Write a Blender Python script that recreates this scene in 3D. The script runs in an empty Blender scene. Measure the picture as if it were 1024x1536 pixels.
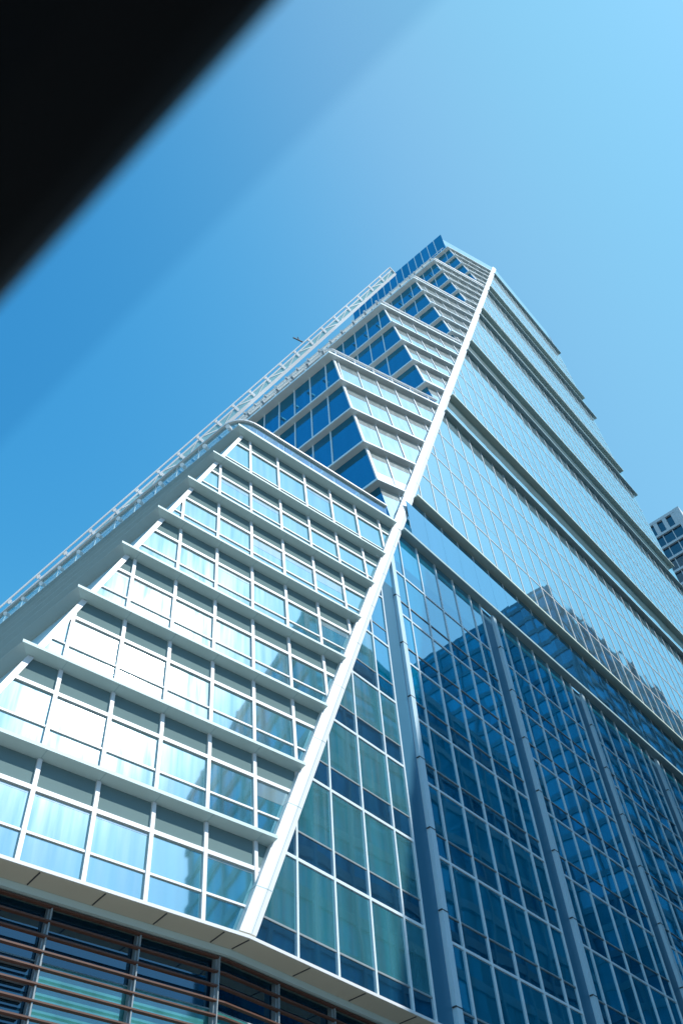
import bpy, math, random
from mathutils import Vector
random.seed(7)
C = bpy.context.scene.collection
scn = bpy.context.scene
R_ = math.radians

# ------------------------------------------------------------------ scale and coordinates
S = 0.7            # metres per model unit
EYE = 1.7          # camera height
Z0 = 13.92         # first slab above the eye, model units
FL = 4.0           # one podium storey, model units
D = 20.897         # distance of the main facade plane from the camera


def W(u, n, z):
    """u along the main facade, n away from the street, z in storeys above the first slab"""
    return Vector((S * u, S * n, S * (Z0 + FL * z) + EYE))


GZ = (-EYE / S - Z0) / FL      # ground level in storeys

# ------------------------------------------------------------------ camera
PITCH, ROLL, AZ = 51.9176, -4.7908, 52.0501
cam = bpy.data.cameras.new('camera')
camo = bpy.data.objects.new('camera', cam)
C.objects.link(camo)
scn.camera = camo
cam.sensor_fit = 'HORIZONTAL'
cam.sensor_width = 24.0
cam.lens = 1309.87 / 1024 * 24.0
cam.clip_start = 0.02
cam.clip_end = 6000
a0 = R_(AZ)


def toframe(v):
    # camera solve frame (x right, y forward, z up) -> facade frame (u, n, z)
    x, y, z = v
    return Vector((x * math.cos(a0) + y * math.sin(a0), -x * math.sin(a0) + y * math.cos(a0), z))


p_, r_ = R_(PITCH), R_(ROLL)
fw = Vector((0, math.cos(p_), math.sin(p_)))
rt = Vector((1, 0, 0))
up = rt.cross(fw)
cr = rt * math.cos(r_) + up * math.sin(r_)
cu = -rt * math.sin(r_) + up * math.cos(r_)
cr, cu, cf = toframe(cr), toframe(cu), toframe(fw)
from mathutils import Matrix
m = Matrix((cr, cu, -cf)).transposed().to_4x4()
m.translation = Vector((0, 0, EYE))
camo.matrix_world = m
cam.dof.use_dof = True
cam.dof.focus_distance = 42.0
cam.dof.aperture_fstop = 2.9

# ------------------------------------------------------------------ sun, sky, exposure
SUN_AZ, SUN_EL = R_(-73.6), R_(47.2)      # azimuth counter-clockwise from +u
sd = Vector((math.cos(SUN_EL) * math.cos(SUN_AZ), math.cos(SUN_EL) * math.sin(SUN_AZ), math.sin(SUN_EL)))
sun = bpy.data.lights.new('sun', 'SUN')
sun.energy = 2.0
sun.angle = R_(0.5)
sun.color = (1.0, 0.97, 0.91)
suno = bpy.data.objects.new('sun', sun)
C.objects.link(suno)
suno.rotation_euler = sd.to_track_quat('Z', 'Y').to_euler()
suno.location = (0, -40, 80)

world = bpy.data.worlds.new('World')
scn.world = world
world.use_nodes = True
wn = world.node_tree.nodes
wl = world.node_tree.links
wn.clear()
sky = wn.new('ShaderNodeTexSky')
sky.sky_type = 'NISHITA'
sky.sun_disc = False
sky.sun_elevation = SUN_EL
sky.sun_rotation = math.pi / 2 - SUN_AZ
sky.air_density = 1.0
sky.dust_density = 1.2
sky.ozone_density = 2.0
# clear Mediterranean sky: deep saturated blue away from the sun, pale towards it
sep = wn.new('ShaderNodeSeparateColor')
wl.new(sky.outputs[0], sep.inputs[0])


def sky_math(op, a, b):
    nd = wn.new('ShaderNodeMath')
    nd.operation = op
    for q, v in enumerate((a, b)):
        if isinstance(v, (int, float)):
            nd.inputs[q].default_value = v
        else:
            wl.new(v, nd.inputs[q])
    return nd.outputs[0]


ch = []
for q, (tint_, gam, gain) in enumerate(((0.80, 3.9, 1.45), (1.10, 1.75, 0.735), (1.03, 0.70, 1.42))):
    ch.append(sky_math('MULTIPLY', sky_math('POWER', sky_math('MULTIPLY', sep.outputs[q], tint_), gam), gain))
for q, cap in enumerate((0.82, 2.22, 4.4)):      # soft shoulder near the sun
    den = sky_math('POWER', sky_math('ADD', sky_math('POWER', sky_math('MULTIPLY', ch[q], 1 / cap), 4.0), 1.0), 0.25)
    ch[q] = sky_math('DIVIDE', ch[q], den)
# whitish glow of the air around the sun
tcw = wn.new('ShaderNodeTexCoord')
dot = wn.new('ShaderNodeVectorMath')
dot.operation = 'DOT_PRODUCT'
dot.inputs[1].default_value = sd
wl.new(tcw.outputs['Generated'], dot.inputs[0])
aur = sky_math('POWER', sky_math('MAXIMUM', dot.outputs['Value'], 0.0), 13.0)
for q, k_ in enumerate((1.35, 1.2, 0.8)):
    ch[q] = sky_math('ADD', ch[q], sky_math('MULTIPLY', aur, k_))
cmb = wn.new('ShaderNodeCombineColor')
for q in range(3):
    wl.new(ch[q], cmb.inputs[q])
bg = wn.new('ShaderNodeBackground')
bg.inputs['Strength'].default_value = 0.13
wo = wn.new('ShaderNodeOutputWorld')
wl.new(cmb.outputs[0], bg.inputs['Color'])
wl.new(bg.outputs[0], wo.inputs['Surface'])

scn.view_settings.view_transform = 'Standard'
scn.view_settings.look = 'None'
scn.view_settings.exposure = 1.14
scn.view_settings.gamma = 1.0
scn.render.engine = 'CYCLES'
scn.cycles.max_bounces = 8
scn.cycles.glossy_bounces = 5
scn.cycles.caustics_reflective = False
scn.cycles.caustics_refractive = False


# ------------------------------------------------------------------ materials
def nodes(name):
    mt = bpy.data.materials.new(name)
    mt.use_nodes = True
    nt = mt.node_tree
    nt.nodes.clear()
    out = nt.nodes.new('ShaderNodeOutputMaterial')
    return mt, nt, out


def paint(name, col, rough=0.45, var=0.08, scale=0.6, spec=0.4, streak=0.0):
    mt, nt, out = nodes(name)
    b = nt.nodes.new('ShaderNodeBsdfPrincipled')
    tc = nt.nodes.new('ShaderNodeTexCoord')
    mp = nt.nodes.new('ShaderNodeMapping')
    mp.inputs['Scale'].default_value = (scale, scale, scale * (0.25 if streak else 1))
    nz = nt.nodes.new('ShaderNodeTexNoise')
    nz.inputs['Scale'].default_value = 2.0
    nz.inputs['Detail'].default_value = 5
    cr_ = nt.nodes.new('ShaderNodeMix')
    cr_.data_type = 'RGBA'
    cr_.inputs[6].default_value = (*[c * (1 - var) for c in col], 1)
    cr_.inputs[7].default_value = (*[min(1, c * (1 + var)) for c in col], 1)
    nt.links.new(tc.outputs['Object'], mp.inputs[0])
    nt.links.new(mp.outputs[0], nz.inputs[0])
    nt.links.new(nz.outputs[0], cr_.inputs[0])
    nt.links.new(cr_.outputs[2], b.inputs['Base Color'])
    b.inputs['Roughness'].default_value = rough
    b.inputs['Specular IOR Level'].default_value = spec
    nt.links.new(b.outputs[0], out.inputs[0])
    return mt


def glass(name, base, tint, refl, rough=0.02, dirt=0.0, dirt_rough=0.3, wave=0.012, tilt=0.006, basevar=0.25, graze=0.25, streaks=0.0, folds=0.25, dustcol=(0.75, 0.82, 0.84), emit=None):
    """coated pane: coloured body behind a mirror coat, a film of dust that spreads the sun, slightly wavy"""
    mt, nt, out = nodes(name)
    N = nt.nodes.new
    L = nt.links.new
    geo = N('ShaderNodeNewGeometry')
    tc = N('ShaderNodeTexCoord')
    # pane to pane tilt
    wn_ = N('ShaderNodeTexWhiteNoise')
    wn_.noise_dimensions = '1D'
    L(geo.outputs['Random Per Island'], wn_.inputs['W'])
    sub = N('ShaderNodeVectorMath'); sub.operation = 'SUBTRACT'
    sub.inputs[1].default_value = (0.5, 0.5, 0.5)
    L(wn_.outputs['Color'], sub.inputs[0])
    sc = N('ShaderNodeVectorMath'); sc.operation = 'SCALE'
    sc.inputs['Scale'].default_value = tilt
    L(sub.outputs[0], sc.inputs[0])
    # waves, different on every pane
    off = N('ShaderNodeVectorMath'); off.operation = 'MULTIPLY_ADD'
    off.inputs[1].default_value = (9, 9, 9)
    L(wn_.outputs['Color'], off.inputs[0])
    L(tc.outputs['Object'], off.inputs[2])
    nz = N('ShaderNodeTexNoise')
    nz.inputs['Scale'].default_value = 0.55
    nz.inputs['Detail'].default_value = 1.5
    L(off.outputs[0], nz.inputs[0])
    sub2 = N('ShaderNodeVectorMath'); sub2.operation = 'SUBTRACT'
    sub2.inputs[1].default_value = (0.5, 0.5, 0.5)
    L(nz.outputs['Color'], sub2.inputs[0])
    sc2 = N('ShaderNodeVectorMath'); sc2.operation = 'SCALE'
    sc2.inputs['Scale'].default_value = wave
    L(sub2.outputs[0], sc2.inputs[0])
    ad = N('ShaderNodeVectorMath'); ad.operation = 'ADD'
    L(sc.outputs[0], ad.inputs[0]); L(sc2.outputs[0], ad.inputs[1])
    ad2 = N('ShaderNodeVectorMath'); ad2.operation = 'ADD'
    L(ad.outputs[0], ad2.inputs[0]); L(geo.outputs['Normal'], ad2.inputs[1])
    nm = N('ShaderNodeVectorMath'); nm.operation = 'NORMALIZE'
    L(ad2.outputs[0], nm.inputs[0])
    # body
    bc = N('ShaderNodeMix'); bc.data_type = 'RGBA'
    bc.inputs[6].default_value = (*[c * (1 - basevar) for c in base], 1)
    bc.inputs[7].default_value = (*[c * (1 + basevar) for c in base], 1)
    L(wn_.outputs['Value'], bc.inputs[0])
    # folds of the blinds behind the pane
    mpb = N('ShaderNodeMapping')
    mpb.inputs['Scale'].default_value = (1.6, 1.6, 0.10)
    L(off.outputs[0], mpb.inputs[0])
    nb = N('ShaderNodeTexNoise')
    nb.inputs['Scale'].default_value = 1.3
    nb.inputs['Detail'].default_value = 3
    L(mpb.outputs[0], nb.inputs[0])
    mb_ = N('ShaderNodeMapRange')
    mb_.inputs['From Min'].default_value = 0.3
    mb_.inputs['From Max'].default_value = 0.7
    mb_.inputs['To Min'].default_value = 1 - folds
    mb_.inputs['To Max'].default_value = 1 + folds
    L(nb.outputs[0], mb_.inputs['Value'])
    bc2 = N('ShaderNodeVectorMath'); bc2.operation = 'SCALE'
    L(bc.outputs[2], bc2.inputs[0])
    L(mb_.outputs[0], bc2.inputs['Scale'])
    df = N('ShaderNodeBsdfDiffuse')
    L(bc2.outputs[0], df.inputs['Color'])
    gl = N('ShaderNodeBsdfGlossy')
    gl.inputs['Color'].default_value = (*tint, 1)
    gl.inputs['Roughness'].default_value = rough
    L(nm.outputs[0], gl.inputs['Normal'])
    lw = N('ShaderNodeLayerWeight')
    lw.inputs['Blend'].default_value = 0.3
    mr = N('ShaderNodeMapRange')
    mr.inputs['To Min'].default_value = refl
    mr.inputs['To Max'].default_value = min(1.0, refl + graze)
    L(lw.outputs['Facing'], mr.inputs['Value'])
    mx = N('ShaderNodeMixShader')
    L(mr.outputs[0], mx.inputs[0]); L(df.outputs[0], mx.inputs[1]); L(gl.outputs[0], mx.inputs[2])
    last = mx
    if dirt > 0:
        gd = N('ShaderNodeBsdfGlossy')
        gd.inputs['Color'].default_value = (*dustcol, 1)
        gd.inputs['Roughness'].default_value = dirt_rough
        # vertical run marks
        mp = N('ShaderNodeMapping')
        mp.inputs['Scale'].default_value = (3.0, 3.0, 0.12)
        L(off.outputs[0], mp.inputs[0])
        n2 = N('ShaderNodeTexNoise')
        n2.inputs['Scale'].default_value = 1.6
        n2.inputs['Detail'].default_value = 4
        L(mp.outputs[0], n2.inputs[0])
        m2 = N('ShaderNodeMapRange')
        m2.inputs['From Min'].default_value = 0.3
        m2.inputs['From Max'].default_value = 0.7
        m2.inputs['To Min'].default_value = dirt * (1 - streaks)
        m2.inputs['To Max'].default_value = dirt * (1 + streaks)
        L(n2.outputs[0], m2.inputs['Value'])
        mx2 = N('ShaderNodeMixShader')
        L(m2.outputs[0], mx2.inputs[0]); L(mx.outputs[0], mx2.inputs[1]); L(gd.outputs[0], mx2.inputs[2])
        last = mx2
    L(last.outputs[0], out.inputs[0])
    return mt


M = {}
M['white'] = paint('white_metal', (0.78, 0.79, 0.79), 0.4, 0.07, 0.5, streak=1)
M['bright_white'] = paint('bright_white_metal', (0.93, 0.95, 0.95), 0.3, 0.03, spec=0.6)
M['ledge_pale'] = paint('ledge_pale_metal', (0.86, 0.96, 0.97), 0.5, 0.05)
M['white2'] = paint('white_metal_skylit', (0.80, 0.90, 0.94), 0.3, 0.05, spec=0.8)  # white with the blue skylight of shaded mullions put into its colour
M['soffit'] = paint('ledge_metal', (0.52, 0.67, 0.67), 0.5, 0.06, streak=1)
M['side_panel'] = paint('side_panel_metal', (0.46, 0.57, 0.58), 0.5, 0.06, streak=1)
M['slab'] = paint('slab_metal', (0.62, 0.60, 0.49), 0.55, 0.07, streak=1)
M['ledge_dark'] = paint('ledge_grey_metal', (0.38, 0.54, 0.56), 0.45, 0.06)  # lower ledge of each pair, without painted bounce light; also the joints
M['ledge_bounce_lit'] = paint('ledge_bounce_lit_metal', (0.62, 0.74, 0.66), 0.5, 0.06)  # same ledge metal, colour lightened for light bounced off the glass below
M['spandrel'] = paint('spandrel_panel', (0.17, 0.25, 0.25), 0.9, 0.06, spec=0.05)
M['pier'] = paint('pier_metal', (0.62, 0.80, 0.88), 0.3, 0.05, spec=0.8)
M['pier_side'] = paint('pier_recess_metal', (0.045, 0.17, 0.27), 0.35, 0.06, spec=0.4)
M['brown'] = paint('terracotta_louvre', (0.115, 0.052, 0.034), 0.5, 0.2, 1.5)
M['post'] = paint('galvanised_post', (0.30, 0.35, 0.37), 0.35, 0.15, 4.0)
M['joint'] = paint('dark_joint', (0.05, 0.06, 0.07), 0.6, 0.1)
M['black'] = paint('black_trim', (0.006, 0.008, 0.009), 0.4, 0.5, 6.0, spec=0.35)
M['rubber'] = paint('rubber_seal', (0.006, 0.006, 0.007), 0.8, 0.3, 20.0, spec=0.1)
M['carroof'] = paint('car_roof_paint', (0.03, 0.03, 0.035), 0.25, 0.05)
M['concrete'] = paint('pale_concrete', (0.60, 0.64, 0.66), 0.7, 0.08, 0.3)
M['cream'] = paint('cream_render', (0.62, 0.58, 0.48), 0.8, 0.08, 0.3)
M['opp_band'] = paint('opposite_band', (0.010, 0.14, 0.24), 0.6, 0.15, 0.3)
M['opp_cream'] = paint('opposite_stone', (0.42, 0.38, 0.30), 0.8, 0.1, 0.3)
M['asphalt'] = paint('asphalt', (0.05, 0.05, 0.052), 0.9, 0.3, 2.0)
M['paving'] = paint('paving', (0.46, 0.45, 0.42), 0.85, 0.12, 1.0)
M['ground'] = paint('dusty_ground', (0.26, 0.24, 0.20), 0.9, 0.15, 0.2)
M['line'] = paint('road_paint', (0.75, 0.75, 0.72), 0.7, 0.08, 3.0)
M['terrace'] = paint('terrace_paving', (0.45, 0.45, 0.43), 0.8, 0.08, 1.0)

M['A_vis'] = glass('front_vision_glass', (0.09, 0.40, 0.44), (0.80, 0.98, 0.99), 0.58, 0.03, dirt=0.034, dirt_rough=0.19, streaks=0.75)
M['A_blind'] = glass('front_blind_glass', (0.36, 0.52, 0.52), (0.88, 0.96, 1.0), 0.42, 0.05, dirt=0.034, dirt_rough=0.19, streaks=0.5)
M['A_sub'] = glass('front_spandrel_glass', (0.05, 0.28, 0.36), (0.76, 0.97, 0.98), 0.55, 0.03, dirt=0.026, dirt_rough=0.19, streaks=0.7)
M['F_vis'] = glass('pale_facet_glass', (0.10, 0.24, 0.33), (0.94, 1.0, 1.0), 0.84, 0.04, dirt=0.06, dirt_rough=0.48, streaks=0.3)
M['F_white'] = paint('pale_facet_panel', (0.76, 0.80, 0.82), 0.3, 0.04)
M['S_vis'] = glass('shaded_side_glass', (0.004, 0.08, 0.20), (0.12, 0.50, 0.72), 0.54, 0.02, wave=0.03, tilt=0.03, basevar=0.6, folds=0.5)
M['R_green'] = glass('green_vision_glass', (0.06, 0.34, 0.40), (0.88, 0.97, 1.0), 0.46, 0.02, dirt=0.05, dirt_rough=0.4, streaks=0.9, folds=0.28, basevar=0.35, wave=0.014)
M['R_greensub'] = glass('blue_spandrel_glass', (0.006, 0.085, 0.17), (0.80, 0.94, 1.0), 0.48, 0.02, dirt=0.02, dirt_rough=0.4, wave=0.014)
M['R_low'] = glass('deep_blue_glass', (0.003, 0.23, 0.40), (0.74, 0.95, 1.0), 0.46, 0.02, wave=0.013, tilt=0.006)
M['R_lowsub'] = glass('deep_blue_spandrel', (0.003, 0.12, 0.24), (0.68, 0.92, 1.0), 0.46, 0.02, wave=0.013, tilt=0.006)
M['R_up'] = glass('sky_blue_glass', (0.14, 0.33, 0.40), (0.86, 1.0, 0.98), 0.70, 0.02, dirt=0.07, dirt_rough=0.4, wave=0.02)
M['R_screen'] = glass('screen_glass', (0.03, 0.12, 0.20), (0.74, 0.93, 1.0), 0.62, 0.015, wave=0.008, tilt=0.004)
M['base_glass'] = glass('base_glass', (0.003, 0.03, 0.06), (0.5, 0.8, 0.95), 0.12, 0.03, wave=0.014)
M['blind'] = glass('blind_behind_glass', (0.07, 0.31, 0.30), (0.7, 0.9, 0.95), 0.18, 0.05, wave=0.014)
M['opp_glass'] = glass('opposite_glass', (0.004, 0.18, 0.35), (0.12, 0.46, 0.74), 0.20, 0.03, wave=0.02, basevar=0.75, folds=0.1)
M['apt_glass'] = glass('apartment_glass', (0.006, 0.03, 0.055), (0.4, 0.65, 0.8), 0.16, 0.03)


def sheet_glass(name, col, alpha):
    mt, nt, out = nodes(name)
    tr = nt.nodes.new('ShaderNodeBsdfTransparent')
    tr.inputs[0].default_value = (*col, 1)
    gl = nt.nodes.new('ShaderNodeBsdfGlossy')
    gl.inputs['Roughness'].default_value = 0.05
    gl.inputs['Color'].default_value = (0.9, 0.97, 1, 1)
    mx = nt.nodes.new('ShaderNodeMixShader')
    mx.inputs[0].default_value = alpha
    nt.links.new(tr.outputs[0], mx.inputs[1])
    nt.links.new(gl.outputs[0], mx.inputs[2])
    nt.links.new(mx.outputs[0], out.inputs[0])
    return mt


M['rail_glass'] = sheet_glass('balustrade_glass', (0.72, 0.88, 0.92), 0.30)
M['tint'] = sheet_glass('tinted_strip', (0.90, 0.935, 0.955), 0.0)

mt, nt, out = nodes('frosted_pane')
tr_ = nt.nodes.new('ShaderNodeBsdfTransparent')
tr_.inputs[0].default_value = (0.6, 0.85, 0.9, 1)
df_ = nt.nodes.new('ShaderNodeBsdfDiffuse')
df_.inputs[0].default_value = (0.45, 0.72, 0.74, 1)
mx_ = nt.nodes.new('ShaderNodeMixShader')
mx_.inputs[0].default_value = 0.6
nt.links.new(tr_.outputs[0], mx_.inputs[1])
nt.links.new(df_.outputs[0], mx_.inputs[2])
nt.links.new(mx_.outputs[0], out.inputs[0])
M['truss_pane'] = mt


# ------------------------------------------------------------------ object helpers
def thing(name, label, cat, loc, group=None):
    o = bpy.data.objects.new(name, None)
    o.empty_display_size = 1
    o.location = loc
    C.objects.link(o)
    o['label'] = label
    o['category'] = cat
    if group:
        o['group'] = group
    return o


def world_loc(o):
    v = Vector((0, 0, 0))
    while o is not None:
        v = v + Vector(o.location)
        o = o.parent
    return v


class MB:
    def __init__(self):
        self.v = []
        self.f = []

    def poly(self, pts):
        i = len(self.v)
        self.v += [Vector(p) for p in pts]
        self.f.append(tuple(range(i, i + len(pts))))

    def hexa(self, p):
        """8 points: 0-3 one end ring, 4-7 the other"""
        i = len(self.v)
        self.v += [Vector(q) for q in p]
        a = [(0, 3, 2, 1), (4, 5, 6, 7), (0, 1, 5, 4), (1, 2, 6, 5), (2, 3, 7, 6), (3, 0, 4, 7)]
        self.f += [tuple(i + k for k in q) for q in a]

    def prism(self, ring0, ring1):
        i = len(self.v)
        k = len(ring0)
        self.v += [Vector(q) for q in ring0] + [Vector(q) for q in ring1]
        self.f.append(tuple(i + j for j in reversed(range(k))))
        self.f.append(tuple(i + k + j for j in range(k)))
        for j in range(k):
            self.f.append((i + j, i + (j + 1) % k, i + k + (j + 1) % k, i + k + j))

    def tube(self, a, b, r, k=8):
        a, b = Vector(a), Vector(b)
        d = (b - a)
        if d.length < 1e-6:
            return
        d.normalize()
        x = d.orthogonal().normalized()
        y = d.cross(x)
        ring = [(x * math.cos(2 * math.pi * j / k) + y * math.sin(2 * math.pi * j / k)) * r for j in range(k)]
        self.prism([a + q for q in ring], [b + q for q in ring])

    def path(self, pts, r, k=8):
        for a, b in zip(pts, pts[1:]):
            self.tube(a, b, r, k)

    def beam(self, a, b, w, h, side):
        """box beam; side = direction of the width"""
        a, b, side = Vector(a), Vector(b), Vector(side)
        d = (b - a).normalized()
        s = (side - d * side.dot(d)).normalized() * (w / 2)
        t = d.cross(s).normalized() * (h / 2)
        self.hexa([a - s - t, a + s - t, a + s + t, a - s + t, b - s - t, b + s - t, b + s + t, b - s + t])

    def build(self, name, mat, parent=None, label=None, smooth=False):
        if not self.f:
            return None
        off = world_loc(parent) if parent is not None else Vector((0, 0, 0))
        me = bpy.data.meshes.new(name)
        me.from_pydata([tuple(q - off) for q in self.v], [], self.f)
        me.materials.append(M[mat])
        me.validate()
        me.update()
        import bmesh
        bm = bmesh.new()
        bm.from_mesh(me)
        if not getattr(self, 'keep', False):
            bmesh.ops.recalc_face_normals(bm, faces=bm.faces)
        bm.to_mesh(me)
        bm.free()
        if smooth:
            for p in me.polygons:
                p.use_smooth = True
        o = bpy.data.objects.new(name, me)
        C.objects.link(o)
        if parent is not None:
            o.parent = parent
        if label:
            o['label'] = label
        return o


# ------------------------------------------------------------------ facade frames
UA, US = 19.65, 1.598          # foot of the diagonal spine and its lean per storey


class Facet:
    """plane through the spine whose horizontals run at the given angle to the main facade"""

    def __init__(self, deg):
        self.a = R_(deg)
        self.c, self.s = math.cos(self.a), math.sin(self.a)

    def P(self, s, z, off=0.0):
        q = s - US * z * self.c
        return W(UA + US * z + q * self.c + off * self.s, D + q * self.s - off * self.c, z)

    def right(self, z):
        return US * z * self.c

    def s_of_u(self, u, z):
        return (u - UA - US * z) / self.c + US * z * self.c

    def n_at_u(self, u, z):
        return D + (u - UA - US * z) / self.c * self.s


class Main:
    def P(self, s, z, off=0.0):
        return W(s, D - off, z)


class Side:
    def __init__(self, u):
        self.u = u

    def P(self, s, z, off=0.0):
        return W(self.u - off, s, z)


class Lean:
    """the leaning left side of the front block"""

    def P(self, s, z, off=0.0):
        return W(lean_u(z) - off, s, z)


def lean_s(z):
    return -0.21 - 1.467 * (8.15 - z)


FA, FF, FR, FLn = Facet(-9.417), Facet(-18.65), Main(), Lean()


def lean_u(z):
    q = lean_s(z) - US * z * FA.c
    return UA + US * z + q * FA.c


def lean_n(z):
    q = lean_s(z) - US * z * FA.c
    return D + q * FA.s


def n_end(z):
    return 37.2 + 1.82 * (45 - z)


def clip(poly, f):
    """keep the part of a polygon of (s, z) where f(s, z) >= 0"""
    out = []
    for i in range(len(poly)):
        a, b = poly[i], poly[(i + 1) % len(poly)]
        fa, fb = f(*a), f(*b)
        if fa >= 0:
            out.append(a)
        if (fa >= 0) != (fb >= 0):
            t = fa / (fa - fb)
            out.append((a[0] + (b[0] - a[0]) * t, a[1] + (b[1] - a[1]) * t))
    return out


def pane(mb, fr, s0, s1, z0, z1, clips=(), off=0.0):
    p = [(s0, z0), (s1, z0), (s1, z1), (s0, z1)]
    for c in clips:
        p = clip(p, c)
        if len(p) < 3:
            return False
    ar = 0
    for i in range(len(p)):
        a, b = p[i], p[(i + 1) % len(p)]
        ar += a[0] * b[1] - b[0] * a[1]
    if abs(ar) < 0.01:
        return False
    mb.poly([fr.P(s, z, off) for s, z in p])
    return True


def fbox(mb, fr, s0, s1, z0, z1, o0, o1, s0b=None, s1b=None):
    """box on a facade; s0b/s1b are the limits at z1 when the ends slant"""
    if s0b is None:
        s0b = s0
    if s1b is None:
        s1b = s1
    mb.hexa([fr.P(s0, z0, o0), fr.P(s1, z0, o0), fr.P(s1, z0, o1), fr.P(s0, z0, o1),
             fr.P(s0b, z1, o0), fr.P(s1b, z1, o0), fr.P(s1b, z1, o1), fr.P(s0b, z1, o1)])


# ================================================================== SETTING
def struct(name, mb, mat):
    o = mb.build(name, mat)
    o['kind'] = 'structure'
    return o


g = MB(); g.hexa([Vector((x, y, z)) for z in (-3.0, 0.0) for x, y in ((-2500, -2500), (2500, -2500), (2500, 2500), (-2500, 2500))])
struct('ground', g, 'ground')
g = MB(); g.hexa([Vector((x, y, z)) for z in (-0.2, 0.004) for x, y in ((-900, -5.0), (900, -5.0), (900, 8.0), (-900, 8.0))])
struct('road', g, 'asphalt')
g = MB()
for x in range(-300, 300, 9):
    g.hexa([Vector((x + dx, 1.5 + dy, z)) for z in (-0.1, 0.008) for dx, dy in ((0, -0.07), (3, -0.07), (3, 0.07), (0, 0.07))])
struct('road_marking', g, 'line')
g = MB()
g.hexa([Vector((x, y, z)) for z in (-0.2, 0.13) for x, y in ((-900, 8.0), (900, 8.0), (900, 14.0), (-900, 14.0))])
g.hexa([Vector((x, y, z)) for z in (-0.2, 0.13) for x, y in ((-900, -8.0), (900, -8.0), (900, -5.0), (-900, -5.0))])
struct('pavement', g, 'paving')

# ================================================================== THE TOWER
T = thing('office_tower', 'tall white and blue glass office tower with a white diagonal edge and stepped terraces', 'skyscraper', W(70, 45, GZ))
Z = [8.17, 15.75, 23.4, 30.8, 38.1, 45.4]
CROWN = 48.1
UEND = 122.0
spine_u = lambda z: UA + US * z
uS = [spine_u(z) for z in Z[:5]]

# ---------------- diagonal spine
def bend_at(fr, o, z):
    """where the outer face of a facet meets the outer face of the main facade"""
    q = o * (fr.c - 1) / fr.s
    return W(UA + US * z + q * fr.c + o * fr.s, D - o, z)


zt = 47.9


def spine_ring(fr, z, wl_, wr, o):
    return [fr.P(fr.right(z) - wl_, z, -0.1), fr.P(fr.right(z) - wl_, z, o), bend_at(fr, o, z), FR.P(spine_u(z) + wr, z, o), FR.P(spine_u(z) + wr, z, -0.1)]


mb = MB()
mb.prism(spine_ring(FA, 0.055, 0.40, 0.26, 0.30), spine_ring(FA, 8.17, 0.50, 0.30, 0.30))
mb.prism(spine_ring(FF, 8.171, 0.50, 0.32, 0.33), spine_ring(FF, zt, 0.66, 0.50, 0.33))
mb.build('diagonal_spine', 'white', T)
mb = MB()
for k in range(34):
    z = 0.5 + k if k < 8 else 8.9 + 1.52 * (k - 8)
    fr_, o_, w_, wr_ = (FA, 0.304, 0.42, 0.28) if z < 8.17 else (FF, 0.334, 0.55, 0.40)
    jb = MB(); jb.prism(spine_ring(fr_, z, w_, wr_, o_), spine_ring(fr_, z + 0.008 + 0.0006 * k, w_, wr_, o_))
    jb.build('spine_joint', 'ledge_dark', T)
fbox(mb, FR, spine_u(0.06) + 0.03, spine_u(0.06) + 0.055, 0.06, 8.1, 0.2, 0.304, spine_u(8.1) + 0.03, spine_u(8.1) + 0.055)
mb.build('spine_joint', 'ledge_dark', T)

# ---------------- front block (below the first terrace)
clA = (lambda s, z: s - lean_s(z), lambda s, z: FA.right(z) - 0.2 - s)
colsA = [0.55 + 2.13 * k for k in range(-9, 7)]
NA_ = 8
tops = [k + 1.0 for k in range(7)] + [8.19]
bots = [float(k) for k in range(8)]
WZ = [k + 0.70 for k in range(7)] + [7.88]
for k in range(NA_):
    zb, ztp, zw = bots[k] + 0.05, tops[k] - 0.02, WZ[k]
    zs = bots[k] + 0.32
    edges = [lean_s(bots[k]) - 3] + colsA + [14.0]
    for i in range(len(edges) - 1):
        a, b = edges[i], edges[i + 1]
        mv, ms, mc = MB(), MB(), MB()
        ok = pane(mv, FA, a, b, zs, zw, clA)
        ok2 = pane(ms, FA, a, b, zb, zs, clA)
        ok3 = pane(mc, FA, a, b, zw, ztp, clA)
        if not (ok or ok2 or ok3):
            continue
        if a < -16:
            continue
        w = mv.build('window', 'A_vis', T) if ok else None
        if ok and random.random() < 0.42:
            hgt = random.choice((0.05, 0.08, 0.12, 0.20))
            bb = MB()
            if pane(bb, FA, a, b, zw - hgt, zw, clA, 0.006):
                bb.build('blind', 'A_blind', w)
        if ok2:
            ms.build('spandrel_pane', 'A_sub', w or T)
        if ok3:
            mc.build('clerestory_panel', 'spandrel', w or T)


def zrange(s, fl, fr_, z0, z1, step=0.01):
    """part of a vertical at s inside the slanted limits"""
    lo = hi = None
    n = int((z1 - z0) / step)
    for i in range(n + 1):
        z = z0 + (z1 - z0) * i / n
        if fl(z) <= s <= fr_(z):
            if lo is None:
                lo = z
            hi = z
    return lo, hi


for s in colsA:
    mb = MB()
    lo, hi = zrange(s, lambda z: lean_s(z) + 0.05, lambda z: FA.right(z) - 0.3, 0.0, 8.17)
    if lo is None or hi - lo < 0.08:
        continue
    for k in range(NA_):
        a, b = max(lo, bots[k] + 0.05), min(hi, tops[k] - 0.02)
        if b - a > 0.03:
            fbox(mb, FA, s - 0.075, s + 0.075, a, b, -0.05, 0.10)
    mb.build('mullion', 'white', T)
for k in range(NA_):
    for zc, hw, o, nm in ((WZ[k], 0.020, 0.085, 'transom'), (bots[k] + 0.32, 0.010, 0.06, 'sill_bar')):
        mb = MB()
        l0, r0 = lean_s(zc), FA.right(zc) - 0.3
        fbox(mb, FA, l0, r0, zc - hw, zc + hw, -0.05, o)
        mb.build(nm, 'white', T)
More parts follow.
